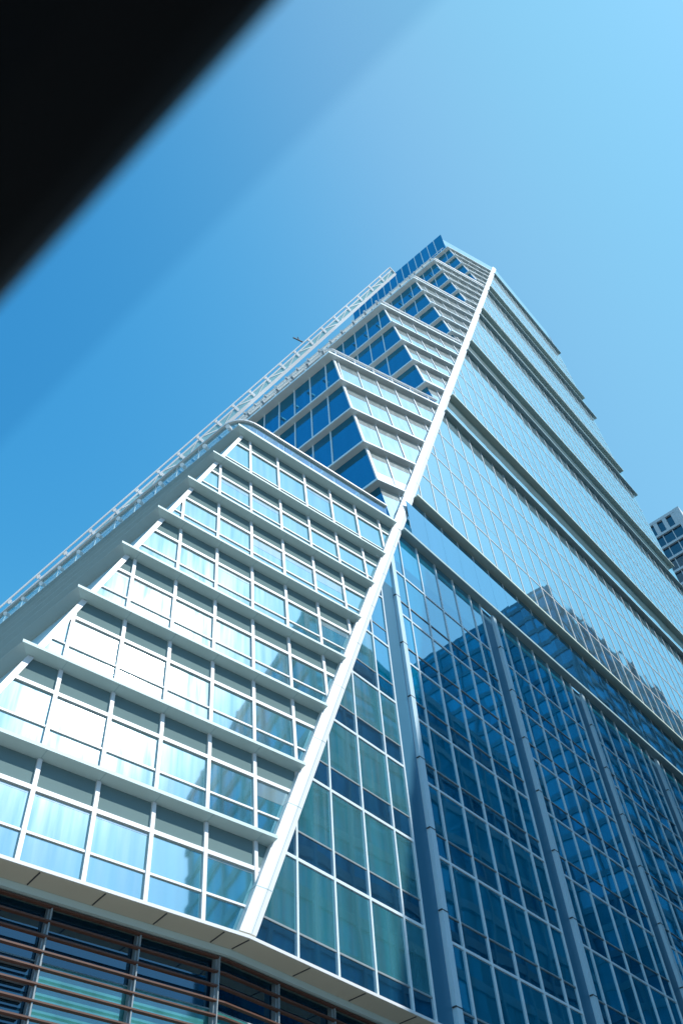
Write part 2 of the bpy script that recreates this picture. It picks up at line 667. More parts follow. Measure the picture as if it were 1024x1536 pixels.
# slanting corner trim on the left
mb = MB()
for k in range(NA_):
    z0_, z1_ = bots[k] + 0.045, tops[k] - 0.02
    fbox(mb, FA, lean_s(z0_) - 0.02, lean_s(z0_) + 0.22, z0_, z1_, -0.05, 0.115, lean_s(z1_) - 0.02, lean_s(z1_) + 0.22)
mb.build('corner_trim', 'white', T)

# leaning left side of the block: dark glazing behind its ledges
for k in range(-3, NA_):
    z0_ = k + 0.05 if k >= 0 else k + 0.05
    z1_ = (tops[k] if k >= 0 else k + 1.0) - 0.02
    mb = MB()
    n0, n1 = lean_n(z0_), 100.0
    ne = 26.0
    xs = [n0, ne] + [ne + 2.1 * i for i in range(1, 36)]
    for a, b in zip(xs, xs[1:]):
        mb.poly([FLn.P(a if a > n0 else lean_n(z0_), z0_), FLn.P(b, z0_), FLn.P(b, z1_), FLn.P(a if a > n0 else lean_n(z1_), z1_)])
    mb.build('side_panel', 'side_panel', T)


def corner_ledge(mb, sb, z, th, o1, o2, right_s, n_far, drop=0.02):
    """ledge on the front facet that turns the left corner and runs back along the leaning side"""
    ls, ln = lean_s(z), lean_n(z)
    zi, zo, zp = z - drop, z, z + th
    # front run
    L = ls - o2 * 0.9
    mb.hexa([FA.P(L, zo, o1), FA.P(right_s, zo, o1), FA.P(right_s, zp, o1), FA.P(L, zp, o1),
             FA.P(ls, zi, -0.05), FA.P(right_s, zi, -0.05), FA.P(right_s, zp, -0.05), FA.P(ls, zp, -0.05)])
    # side run
    c = FA.P(L, zo, o1)
    c2 = FA.P(L, zp, o1)
    i1, i2 = FA.P(ls, zi, -0.05), FA.P(ls, zp, -0.05)
    c2 = Vector((c2.x, c2.y, c.z + 0.01))
    fo = Vector((c.x, S * n_far, c.z))
    fo2 = Vector((c2.x, S * n_far, c2.z))
    fi, fi2 = Vector((i1.x, S * n_far, i1.z)), Vector((i2.x, S * n_far, i2.z))
    sb.hexa([c, c2, i2, i1, fo, fo2, fi2, fi])


for k in range(1, 8):
    mb = MB(); sb = MB()
    corner_ledge(mb, sb, float(k), 0.035, 0.55, 0.55, FA.right(k) - 0.38, 100)
    mb.build('ledge', 'soffit', T)
    sb.build('side_ledge', 'side_panel', T)
    for s in colsA:                       # panel joints in the underside
        if lean_s(k) < s < FA.right(k) - 0.5:
            jb = MB()
            jb.hexa([FA.P(s - 0.012, k - 0.0215, 0.03), FA.P(s + 0.012, k - 0.0215, 0.03), FA.P(s + 0.012, k - 0.0035, 0.53), FA.P(s - 0.012, k - 0.0035, 0.53),
                     FA.P(s - 0.012, k - 0.016, 0.03), FA.P(s + 0.012, k - 0.016, 0.03), FA.P(s + 0.012, k + 0.004, 0.53), FA.P(s - 0.012, k + 0.004, 0.53)])
            jb.build('ledge_joint', 'ledge_dark', T)
mb = MB(); sb = MB()
corner_ledge(mb, sb, 8.19, 0.055, 0.62, 0.62, FA.right(8.19) - 0.45, 100)
mb.build('terrace_ledge', 'soffit', T)
sb.build('side_ledge', 'side_panel', T)

# slab under the block, with its deep soffit: strips that run along the front and bend at the foot of the spine
def bend(o, z):
    q = o * (FA.c - 1) / FA.s
    return W(UA + q * FA.c + o * FA.s, D - o, z)


def strip2(mb, a, b, sec):
    """sec: (offset, z) outline, swept along both facades"""
    i0 = len(mb.v)
    k = len(sec)
    for ring in ([foot(a, z, o) for o, z in sec], [bend(o, z) for o, z in sec], [FR.P(b, z, o) for o, z in sec]):
        mb.v += ring
    for r in range(2):
        for j in range(k):
            mb.f.append((i0 + r * k + j, i0 + r * k + (j + 1) % k, i0 + (r + 1) * k + (j + 1) % k, i0 + (r + 1) * k + j))
    mb.f.append(tuple(i0 + j for j in range(k)))
    mb.f.append(tuple(i0 + 2 * k + j for j in reversed(range(k))))


def foot(s, z, o):
    """like FA.P but vertical (below the slab nothing leans)"""
    q = s
    return W(UA + q * FA.c + o * FA.s, D + q * FA.s - o * FA.c, z)


class Foot:
    def P(self, s, z, off=0.0):
        return foot(s, z, off)


FT = Foot()
mb = MB(); strip2(mb, -24.0, 64.0, [(0.33, 0.0), (0.33, 0.026), (-3.0, 0.026), (-3.0, 0.0)])
mb.build('base_slab', 'slab', T)
mb = MB(); strip2(mb, -24.0, 64.0, [(0.365, 0.003), (0.365, 0.03), (0.334, 0.03), (0.334, 0.003)])
mb.build('slab_lip', 'white', T)
mb = MB(); strip2(mb, -24.0, 64.0, [(-0.62, -0.045), (-0.55, -0.002), (-0.90, -0.002), (-0.90, -0.045)])
mb.build('soffit_gutter', 'soffit', T)
for i in range(18):
    fr, q = (FT, -0.9 - 2.13 * i) if i < 9 else (FR, UA + 0.02 + 2.9 * (i - 9))
    mb = MB()
    fbox(mb, fr, q - 0.018, q + 0.018, -0.006, 0.002, -0.50, 0.30)
    mb.build('soffit_joint', 'joint', T)

# glazing and brown louvres below the slab
postsA = [-21.0, -18.1, -15.1, -12.2, -9.2, -6.26, -3.24]
postsR = [19.45, 22.21, 25.05, 27.9, 30.7, 33.5, 36.3, 39.1, 42.0, 44.8]
zb_ = -1.55
kk = 0
for fr, ps in ((FT, postsA + [-0.15]), (FR, postsR)):
    for a, b in zip(ps, ps[1:]):
        for z0_, z1_ in ((-0.42, -0.046), (-0.95, -0.43), (zb_, -0.96)):
            kk += 1
            blind = z1_ < -0.4 and a > -8 and kk % 7 != 0
            mb = MB()
            pane(mb, fr, a + 0.03, b - 0.03, z0_, z1_, (), -1.15)
            mb.build('base_window', 'blind' if blind else 'base_glass', T)
mb = MB(); strip2(mb, -24.2, 45.0, [(-1.3, zb_ - 0.06), (-1.3, zb_ - 0.002), (-0.8, zb_ - 0.002), (-0.8, zb_ - 0.06)])
strip2(mb, -24.2, 45.0, [(-1.6, GZ + 0.01), (-1.6, zb_ - 0.062), (-1.25, zb_ - 0.062), (-1.25, GZ + 0.01)])
mb.build('street_level_wall', 'concrete', T)
for fr, ps in ((FT, postsA), (FR, postsR)):
    for q in ps:
        mb = MB()
        fbox(mb, fr, q - 0.075, q + 0.075, zb_, -0.05, -1.10, -0.905)
        fbox(mb, fr, q - 0.022, q + 0.022, zb_, -0.05, -0.90, -0.80)
        mb.build('louvre_post', 'post', T)
for i in range(14):
    z = -0.063 - 0.1105 * i
    mb = MB(); strip2(mb, -24.0, 46.0, [(-0.88, z - 0.010), (-0.88, z + 0.003), (-0.76, z + 0.008), (-0.76, z - 0.004)])
    mb.build('louvre', 'brown', T)
for i in range(7):                       # pale shelves behind the left end of the louvres
    z = -0.5 - 0.1105 * i
    mb = MB()
    fbox(mb, FT, -24.0, -6.45, z, z + 0.016, -1.12, -0.98)
    mb.build('inner_louvre', 'post', T)

# ---------------- main facade, lower zone with piers
PIER0, PERIOD = 30.0, 12.55
mulls = []
x = 28.62
for i in range(5):
    mulls.append((x, 'm')); x -= 2.12
mulls.append((30.02, 'm'))
for k in range(8):
    p = PIER0 + PERIOD * k
    for dx in (2.8, 4.9, 7.0, 9.1, 11.2, 12.52):
        mulls.append((p + dx, 'm'))
mulls = sorted(mulls)
clR = (lambda s, z: s - spine_u(z) - 0.12, lambda s, z: UEND - s)
zt7 = [float(k) for k in range(8)] + [8.17]
xs = [19.0] + [m_[0] for m_ in mulls]
cols = []
for a, b in zip(xs, xs[1:]):
    cols.append((a, b))
rest_v, rest_s = MB(), MB()
wins = 0
cand = []
for k in range(8):
    for a, b in cols:
        if b > UEND or a > 84:
            continue
        mid = (a + b) / 2
        # the recess of each pier has no pane
        ph = (mid - PIER0) % PERIOD
        if mid > 29.5 and ph < 2.8:
            a = a + 1.72
        cand.append((((a - 20) ** 2 + (4 * k + 14) ** 2), k, a, b))
cand.sort()
for _, k, a, b in cand:
    z0_, zs, z1_ = zt7[k] + (0.05 if k == 0 else 0.0), zt7[k] + 0.30, zt7[k + 1]
    mv, ms = MB(), MB()
    green = b < 30.3
    mbv = mv if wins < 44 else rest_v
    mbs = ms if wins < 44 else rest_s
    o1 = pane(mbv, FR, a, b, zs, z1_, clR)
    o2 = pane(mbs, FR, a, b, z0_, zs, clR)
    if not (o1 or o2):
        continue
    if wins < 44:
        w = mv.build('window', 'R_green' if green else 'R_low', T) if o1 else None
        if o2:
            ms.build('spandrel_pane', 'R_greensub' if green else 'R_lowsub', w or T)
        wins += 1
rv = rest_v.build('lower_window', 'R_low', T); rv['kind'] = 'stuff'
rs = rest_s.build('lower_spandrel', 'R_lowsub', T); rs['kind'] = 'stuff'

far_m = MB()
for s, _ in mulls:
    if s > UEND:
        continue
    hi = min(8.17, (s - 0.3 - UA) / US)
    if hi < 0.06:
        continue
    mb = MB()
    zz = 0.05
    fbox(mb, FR, s - 0.05, s + 0.05, zz, hi, -0.05, 0.065)
    if s < 84:
        mb.build('mullion', 'white2', T)
    else:
        far_m.v += []
for k in range(1, 8):
    mb = MB()
    z = float(k)
    a = spine_u(z) + 0.2
    p = PIER0
    b = PIER0
    fbox(mb, FR, a, p, z - 0.016, z + 0.016, -0.05, 0.05)
    q = 0
    while p < 84:
        fbox(mb, FR, max(p + 1.75, spine_u(z)), p + PERIOD, z - 0.016, z + 0.016, -0.05, 0.05)
        p += PERIOD
    mb.build('transom', 'white2', T)
    mb = MB()
    z = k - 1 + 0.30
    a = spine_u(z) + 0.25
    fbox(mb, FR, a, PIER0, z - 0.009, z + 0.009, -0.05, 0.03)
    p = PIER0
    while p < 84:
        fbox(mb, FR, max(p + 1.75, spine_u(z)), p + PERIOD, z - 0.009, z + 0.009, -0.05, 0.05)
        p += PERIOD
    mb.build('sill_bar', 'post', T)
for k in range(5):
    p = PIER0 + PERIOD * k
    hi = 8.1 if k else min(8.1, (p - UA) / US)
    hi2 = min(8.1, (p + 1.3 - UA) / US)
    mb = MB(); fbox(mb, FR, p + 1.32, p + 1.70, 0.05, hi2, -0.05, 0.20)
    pr = mb.build('pier', 'pier', T)
    for j in range(8):
        if j + 0.31 < hi2:
            jb = MB()
            fbox(jb, FR, p + 1.275, p + 1.755, j + 0.293, j + 0.307, 0.0, 0.206)
            jb.build('pier_joint', 'joint', pr)
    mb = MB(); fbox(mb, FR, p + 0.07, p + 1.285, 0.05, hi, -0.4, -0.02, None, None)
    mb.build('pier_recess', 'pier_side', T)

# ---------------- main facade ledges, in pairs
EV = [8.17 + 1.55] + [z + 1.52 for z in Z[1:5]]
for i, z in enumerate(Z):
    mb = MB()
    a = spine_u(z) + 0.2
    fbox(mb, FR, a, UEND + (1.0 if i < 5 else -0.6), z - 0.0, z + 0.06, -0.05, 0.60, a + 0.1)
    mb.build('facade_ledge', 'ledge_dark', T)
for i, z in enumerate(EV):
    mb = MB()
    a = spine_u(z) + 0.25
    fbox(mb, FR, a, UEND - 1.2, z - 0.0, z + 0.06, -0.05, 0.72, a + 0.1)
    mb.build('facade_ledge', 'ledge_bounce_lit', T)

# ---------------- main facade, upper zones
tiers = [(Z[0] + 0.06, EV[0], 0)] + []
for i in range(5):
    lo, hi = Z[i], Z[i + 1]
    ev = EV[i]
    # the storey between the two ledges: mullions behind a frameless screen
    gz = MB()
    u = 37.2 - 2.085 * 20
    while u < UEND:
        pane(gz, FR, u, min(u + 2.085, UEND), lo + 0.06, ev, clR)
        u += 2.085
    gz.build('recess_glazing', 'R_up' if i else 'R_low', T)
    mg = MB()
    u = 37.2 - 2.085 * 20
    while u < UEND and i == 0:
        z0_ = lo + 0.06
        hi_ = min(ev, (u - 0.2 - UA) / US)
        if hi_ - z0_ > 0.1:
            fbox(mg, FR, u - 0.045, u + 0.045, z0_, hi_, -0.03, 0.04)
        u += 2.085
    if mg.f:
        mg.build('recess_mullion', 'white2', T)
    sc = MB()
    u = spine_u(lo) + 1.2
    st = 2.085
    while u < UEND - 1 and i == 0:
        b = min(u + st, UEND - 1)
        ztop = lo + 1.06
        fbox(sc, FR, u + 0.01, b - 0.01, lo + 0.061, ztop, 0.50, 0.53)
        u = b
    if sc.f:
        sc.build('glass_screen', 'R_screen', T)
    # the four storeys above
    step = (hi - ev) / 4
    gz = MB()
    u = 37.2 - 2.085 * 20
    us_ = []
    while u < UEND:
        us_.append(u)
        for k in range(4):
            pane(gz, FR, u, min(u + 2.085, UEND), ev + 0.06 + step * k if k == 0 else ev + step * k, ev + step * (k + 1), clR)
        u += 2.085
    gz.build('curtain_wall', 'R_up', T)
    mg = MB()
    for u in us_:
        hi_ = min(hi, (u - 0.2 - UA) / US)
        if hi_ > ev + 0.15:
            fbox(mg, FR, u - 0.06, u + 0.06, ev + 0.06, hi_, -0.03, 0.035)
    for k in range(1, 4):
        z = ev + step * k
        fbox(mg, FR, spine_u(z) + 0.3, UEND, z - 0.016, z + 0.016, -0.03, 0.03)
        fbox(mg, FR, spine_u(z - step * 0.7) + 0.3, UEND, z - step * 0.7 - 0.006, z - step * 0.7 + 0.006, -0.03, 0.012)
    mg.build('mullion_grid', 'white', T)
# crown band on the main facade
mb = MB()
fbox(mb, FR, spine_u(45.46) + 0.1, UEND - 2, 45.46, CROWN, -0.3, 0.05, spine_u(CROWN), UEND - 2)
mb.build('crown_band', 'R_up', T)

# ---------------- stepped blocks: pale facets to the front, dark glass to the left
for i in range(5):
    lo, hi = Z[i], Z[i + 1]
    u0 = uS[i]
    st = (hi - lo) / 5
    levels = [lo + st * k for k in range(6)]
    sL = lambda z, u0=u0: FF.s_of_u(u0, z)
    clF = (lambda s, z: s - sL(z), lambda s, z: FF.right(z) - 0.2 - s)
    FS = Side(u0)
    nc = lambda z, u0=u0: FF.n_at_u(u0, z)
    for k in range(5):
        z0_, z1_ = levels[k] + 0.06, levels[k + 1] - 0.0
        mb = MB()
        s = 13.8 - 2.2 * 4
        while s < FF.right(z1_):
            pane(mb, FF, s, s + 2.2, z0_ + (0.55 if k == 1 else 0.0), z1_, clF)
            s += 2.2
        mb.build('pale_window_band', 'F_vis', T)
        if k == 1:
            mb = MB()
            pane(mb, FF, 0, 90, z0_, z0_ + 0.54, clF, 0.02)
            mb.build('pale_spandrel', 'F_white', T)
        # mullions of this storey
        mb = MB()
        s = 13.8 - 2.2 * 4
        while s < FF.right(z1_):
            a, b = zrange(s, lambda z: sL(z) + 0.25, lambda z: FF.right(z) - 0.4, z0_, z1_, 0.03)
            if a is not None and b - a > 0.1:
                fbox(mb, FF, s - 0.055, s + 0.055, a, b, -0.03, 0.08)
            s += 2.2
        if mb.f:
            mb.build('pale_mullion', 'white', T)
        # corner post between pale and dark
        mb = MB()
        if FF.right(z0_) - sL(z0_) > 0.3:
            fbox(mb, FF, sL(z0_) - 0.03, sL(z0_) + 0.22, z0_, z1_, -0.03, 0.10, sL(z1_) - 0.03, sL(z1_) + 0.22)
            mb.build('corner_trim', 'white', T)
        # dark side glass
        mb = MB()
        xs = [25.95 + 2.1 * q for q in range(0, 40)]
        ends = n_end((z0_ + z1_) / 2) + 4
        prev = None
        for x_ in xs:
            if x_ > ends:
                break
            if prev is None:
                mb.poly([FS.P(nc(z0_), z0_), FS.P(x_, z0_), FS.P(x_, z1_), FS.P(nc(z1_), z1_)]) if x_ > nc(z1_) + 0.05 else None
            else:
                mb.poly([FS.P(max(prev, nc(z0_)), z0_), FS.P(x_, z0_), FS.P(x_, z1_), FS.P(max(prev, nc(z1_)), z1_)])
            prev = x_
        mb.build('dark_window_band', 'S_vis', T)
        mb = MB()
        for x_ in xs:
            if nc(z1_) + 0.3 < x_ < ends:
                fbox(mb, FS, x_ - 0.06, x_ + 0.06, z0_, z1_, -0.03, 0.09)
        mb.build('side_mullion', 'white2', T)
        # ledge at the head of this storey, round the corner
        z = levels[k + 1]
        o = 0.52
        th = 0.065 if k < 4 else 0.09
        os_ = 0.6 if k < 4 else 0.85
        mb = MB()
        c0 = sL(z)
        sr = FF.right(z) - 0.55
        L = c0 - os_ / FF.c + o * math.tan(-FF.a)
        mb.hexa([FF.P(L, z, o), FF.P(sr, z, o), FF.P(sr, z + th, o), FF.P(L, z + th, o),
                 FF.P(c0, z, -0.05), FF.P(sr, z, -0.05), FF.P(sr, z + th, -0.05), FF.P(c0, z + th, -0.05)])
        c, c2 = FF.P(L, z, o), FF.P(L, z + th, o)
        i1, i2 = FF.P(c0, z, -0.05), FF.P(c0, z + th, -0.05)
        nf = S * (n_end(z) + 4)
        mb.hexa([c, c2, i2, i1, Vector((c.x, nf, c.z)), Vector((c2.x, nf, c2.z)), Vector((i1.x, nf, i2.z)), Vector((i1.x, nf, i1.z))])
        mb.build('ledge', 'ledge_pale', T)
        if k == 4 and i < 4:
            # terrace rail with posts, turning the corner
            zr = z + th + 0.30
            un = uS[i + 1]
            send = FF.s_of_u(un, z) - 0.4
            mb = MB()
            pts = [FF.P(L + 0.5 + q, zr, o - 0.1) for q in (0.0,)]
            pc = FF.P(L + 0.12, zr, o - 0.1)
            pts = [Vector((pc.x, S * (n_end(z) + 3), pc.z)), Vector((pc.x, pc.y + S * 0.9, pc.z)), Vector((pc.x + 0.05 * S, pc.y + 0.4 * S, pc.z)), FF.P(L + 0.55, zr, o - 0.1), FF.P(send, zr, o - 0.1)]
            mb.path(pts, 0.105 + 0.025 * i)
            s = L + 0.9
            while s < send:
                mb.tube(FF.P(s, z + th, o - 0.1), FF.P(s, zr, o - 0.1), 0.04, 6)
                s += 2.2
            x_ = nc(z) + 1.0
            while x_ < n_end(z) + 2:
                mb.tube(Vector((pc.x, S * x_, c2.z)), Vector((pc.x, S * x_, pc.z)), 0.03, 6)
                x_ += 2.1
            mb.build('terrace_rail', 'white', T)
    # terrace paving on top of the block
    mb = MB()
    nn = n_end(hi) + 3
    un = uS[i + 1] if i < 4 else UEND
    mb.poly([W(u0, FF.n_at_u(u0, hi), hi + 0.05), W(un, FF.n_at_u(un, hi) if i < 4 else D, hi + 0.05), W(un, nn, hi + 0.05), W(u0, nn, hi + 0.05)])
    mb.build('terrace_floor', 'terrace', T)

# crown above the last block
u0 = uS[4]
sL = lambda z: FF.s_of_u(u0, z)
mb = MB()
pane(mb, FF, 0, 100, Z[5] + 0.09, CROWN, (lambda s, z: s - sL(z), lambda s, z: FF.right(z) - 0.2 - s), 0.02)
mb.build('crown_panel', 'F_vis', T)
FS = Side(u0)
mb = MB()
mm = MB()
prev = FF.n_at_u(u0, 46.5)
for q in range(14):
    x_ = 27.75 + 2.0 * q
    mb.poly([FS.P(prev, Z[5] + 0.09), FS.P(x_, Z[5] + 0.09), FS.P(x_, CROWN), FS.P(prev, CROWN)])
    fbox(mm, FS, x_ - 0.09, x_ + 0.09, Z[5] + 0.09, CROWN, -0.02, 0.08)
    prev = x_
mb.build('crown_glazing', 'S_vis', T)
mm.build('crown_mullion', 'white2', T)
mb = MB()
zc = Z[5] + 0.36
mb.path([W(u0 - 0.75, FF.n_at_u(u0, 46) + 0.6, zc), W(u0 - 0.75, 54, zc)], 0.06, 6)
for q in range(14):
    mb.tube(W(u0 - 0.75, 26.5 + 2.1 * q, Z[5] + 0.05), W(u0 - 0.75, 26.5 + 2.1 * q, zc), 0.035, 6)
mb.build('crown_rail', 'white2', T)

# glass balustrade on the first terrace: long front run, rounded corner, run back along the side
zr0, zr1 = 8.245, 8.53
Ls = lean_s(8.19) - 0.5
rs_ = FA.right(8.2) - 1.15
gl = MB(); rl = MB()
rad = 1.5
front = []
s = Ls + rad
while s < rs_:
    front.append(s)
    s += 2.13
front.append(rs_)
corner = FA.P(Ls, zr1, 0.52)
pcs = []
p0 = FA.P(Ls + rad, 8.5, 0.52)
p2 = Vector((corner.x, corner.y + S * rad, p0.z))
pk = FA.P(Ls, 8.5, 0.52)
for j in range(9):
    t = j / 8
    pcs.append(p0 * (1 - t) ** 2 + pk * 2 * t * (1 - t) + p2 * t ** 2)
path = [FA.P(q, 8.5, 0.52) for q in reversed(front)] + pcs[1:]
y_ = p2.y
while y_ < S * 80:
    y_ += S * 2.1
    path.append(Vector((p2.x, y_, p2.z)))
zlo, zhi = FA.P(0, zr0, 0).z, FA.P(0, zr1, 0).z
for a, b in zip(path, path[1:]):
    d = (b - a).normalized()
    gap = d * (0.015 if (b - a).length > 0.8 else 0)
    nrm = Vector((d.y, -d.x, 0)) * 0.008
    A1, B1 = a + gap, b - gap
    ring = lambda p: [Vector((p.x - nrm.x, p.y - nrm.y, zlo)), Vector((p.x + nrm.x, p.y + nrm.y, zlo)), Vector((p.x + nrm.x, p.y + nrm.y, zhi)), Vector((p.x - nrm.x, p.y - nrm.y, zhi))]
    gl.hexa(ring(A1) + ring(B1))
    nw = Vector((d.y, -d.x, 0)) * 0.11
    ra = lambda p: [Vector((p.x - nw.x, p.y - nw.y, zhi)), Vector((p.x + nw.x, p.y + nw.y, zhi)), Vector((p.x + nw.x, p.y + nw.y, zhi + 0.085)), Vector((p.x - nw.x, p.y - nw.y, zhi + 0.085))]
    rl.hexa(ra(a) + ra(b))
    if (b - a).length > 0.8:
        mid = b
        rl.hexa([Vector((mid.x + dx, mid.y + dy, z)) for z in (zlo, zhi) for dx, dy in ((-0.02, 0.03), (0.02, 0.03), (0.02, 0.07), (-0.02, 0.07))])
bal = rl.build('balustrade_rail', 'white', T)
gl.build('balustrade_pane', 'rail_glass', bal)


# spotlights hung from the edges of the side ledges
def spot(u, n, z, r, ln):
    mb = MB()
    a = W(u, n, z)
    d = Vector((-0.75, -0.35, -0.45)).normalized()
    mb.tube(a, a + d * 0.25 * S, 0.03, 6)
    mb.tube(a + d * 0.2 * S, a + d * (0.2 + ln) * S, r * S, 10)
    mb.build('spotlight', 'bright_white', T)


for j in range(28):
    spot(19.22, 23.2 + 2.1 * j, 8.20, 0.15, 0.46)
for (uq, z, nn0, cnt) in ((uS[0] - 0.95, 15.78, 25.3, 14), (uS[1] - 0.95, 23.43, 25.3, 14), (uS[2] - 0.95, 30.83, 25.3, 14), (uS[3] - 0.95, 38.13, 25.3, 12)):
    for j in range(cnt):
        spot(uq, nn0 + 2.06 * j, z, 0.17, 0.72)

# climbing service truss along the far left edge
def tp(z, off):
    """point on the climbing truss at storey z; off = inwards"""
    return W(73.8 - 1.492 * (45 - z) + off, n_end(z), z)


zA, zB = 9.0, 44.9
NB = 30
stz = (zB - zA) / NB
tr = MB()
side = Vector((1, 0, 0))
tr.path([tp(zA, 0.0), tp(zB, 0.0)], 0.10)
tr.build('truss_rail', 'white', T)
tr = MB()
tr.beam(tp(zA, 0.75), tp(zB, 0.75), 0.16, 0.16, side)
tr.beam(tp(zA, 2.05), tp(zB, 2.05), 0.42, 0.25, side)
tr.build('truss_chord', 'white', T)
tr = MB(); gp = MB()
for j in range(NB):
    za, zb2 = zA + stz * j, zA + stz * (j + 1)
    if j % 2 == 0:
        tr.tube(tp(za + stz * 0.15, 0.8), tp(zb2 - stz * 0.1, 1.9), 0.07, 6)
    else:
        tr.tube(tp(za + stz * 0.1, 1.9), tp(zb2 - stz * 0.15, 0.8), 0.07, 6)
    tr.tube(tp(za, 0.0), tp(za, 2.0), 0.06, 6)
    a, b, c, d = tp(za + 0.06, 0.9), tp(zb2 - 0.06, 0.9), tp(zb2 - 0.06, 1.8), tp(za + 0.06, 1.8)
    up_ = Vector((0, 0.03, 0.0))
    gp.hexa([a, b, c, d, a + up_, b + up_, c + up_, d + up_])
    bk = MB()
    for q, w_ in ((0.30, 0.30), (0.85, 0.5), (1.35, 0.36)):
        m0 = tp(za, q)
        ax = (tp(za + 0.3, q) - m0).normalized()
        bk.beam(m0 - ax * 0.22, m0 + ax * 0.22, w_ * S, 0.22, side)
    bk.build('truss_bracket', 'bright_white', T)
tr.build('truss_web', 'white', T)
gp.build('truss_pane', 'truss_pane', T)
mb = MB()
mb.beam(tp(zB, -0.1), tp(zB, 2.2), 0.22, 0.22, Vector((0, 1, 0)))
mb.build('truss_end_post', 'white', T)
# dark davit arm reaching out from the truss
mb = MB()
q0 = tp(36.2, 0.2)
mb.tube(q0, q0 + Vector((-1.7, 0.6, 0.0)), 0.10, 6)
mb.tube(q0 + Vector((-0.8, 0.28, 0.0)), q0 + Vector((-1.2, 0.2, 0.35)), 0.06, 6)
mb.build('davit_arm', 'joint', T)

# closed back and end of the tower
mb = MB()
for i in range(5):
    ne = n_end(Z[i]) + 3.5
    mb.hexa([W(uS[i] + 0.3, ne, Z[i]), W(UEND - 0.2, ne, Z[i]), W(UEND - 0.2, ne + 1, Z[i]), W(uS[i] + 0.3, ne + 1, Z[i]),
             W(uS[i] + 0.3, ne, Z[i + 1]), W(UEND - 0.2, ne, Z[i + 1]), W(UEND - 0.2, ne + 1, Z[i + 1]), W(uS[i] + 0.3, ne + 1, Z[i + 1])])
mb.hexa([W(x_, y_, z_) for z_ in (GZ, 8.1) for x_, y_ in ((10, 99), (UEND - 0.2, 99), (UEND - 0.2, 101), (10, 101))])
mb.hexa([W(x_, y_, z_) for z_ in (GZ, CROWN) for x_, y_ in ((UEND - 0.15, D + 0.1), (UEND + 0.0, D + 0.1), (UEND + 0.0, 44), (UEND - 0.15, 44))])
mb.build('rear_wall', 'concrete', T)

# ================================================================== APARTMENT TOWER BEHIND, RIGHT
UB, NB_, ZB = 169.0, 20.35, 0.0
ztop = (176.5 - Z0) / FL
B = thing('apartment_tower', 'grey concrete apartment tower with dark windows rising behind the right edge of the glass tower', 'apartment building', W(UB + 15, NB_ + 12, GZ))
mb = MB()
mb.hexa([W(x_, y_, z_) for z_ in (GZ, ztop) for x_, y_ in ((UB + 0.6, NB_ + 0.6), (UB + 34, NB_ + 0.6), (UB + 34, NB_ + 26), (UB + 0.6, NB_ + 26))])
mb.build('wall', 'cream', B)
mb = MB()
sh = 1.13
FSB = Side(UB + 0.6)


class Front:
    def P(self, s, z, off=0.0):
        return W(s, NB_ + 0.6 - off, z)


FB = Front()
# frame of piers and floor beams on the left side
for y_ in (NB_ + 0.0, NB_ + 10.2, NB_ + 12.8, NB_ + 24.0):
    fbox(mb, FSB, y_, y_ + 1.6, ztop - 14 * sh, ztop + 0.03, 0.0, 0.6)
for k in range(14):
    zz = ztop - 1.35 - sh * k
    fbox(mb, FSB, NB_ + 1.6, NB_ + 24.0, zz - 0.09, zz + 0.09, 0.0, 0.55)
fbox(mb, FSB, NB_ + 1.6, NB_ + 24.0, ztop - 0.22, ztop + 0.02, 0.0, 0.555)
for j in range(8):
    y_ = NB_ + 1.6 + 2.6 * j
    fbox(mb, FSB, y_, y_ + 1.05, ztop - 1.26, ztop - 0.22, 0.0, 0.5)
fbox(mb, FB, UB + 0.605, UB + 34, ztop - 0.9, ztop + 0.02, 0.0, 0.6)
mb.build('concrete_frame', 'concrete', B)
for j in range(7):
    mb = MB()
    y_ = NB_ + 1.6 + 2.6 * j
    pane(mb, FSB, y_ + 1.05, y_ + 2.6, ztop - 1.26, ztop - 0.22, (), 0.02)
    mb.build('window', 'apt_glass', B)
for k in range(13):
    zz = ztop - 1.35 - sh * (k + 1)
    for y0, y1 in ((1.6, 10.2), (14.4, 24.0)):
        mb = MB()
        pane(mb, FSB, NB_ + y0, NB_ + y1, zz + 0.09, zz + sh - 0.09, (), 0.02)
        w = mb.build('window', 'apt_glass', B)
        for q in (0.3, 0.62):
            mb = MB()
            yy = NB_ + y0 + (y1 - y0) * q
            fbox(mb, FSB, yy - 0.12, yy + 0.12, zz + 0.09, zz + sh - 0.09, 0.03, 0.12)
            mb.build('window_bar', 'concrete', w)
    mb = MB()
    pane(mb, FB, UB + 3.0, UB + 12.0, zz + 0.15, zz + sh - 0.2, (), 0.02)
    mb.build('window', 'apt_glass', B)
    mb = MB()
    fbox(mb, FB, UB + 2.0, UB + 14.0, zz - 0.05, zz + 0.05, 0.0, 1.6)
    mb.build('balcony', 'concrete', B)


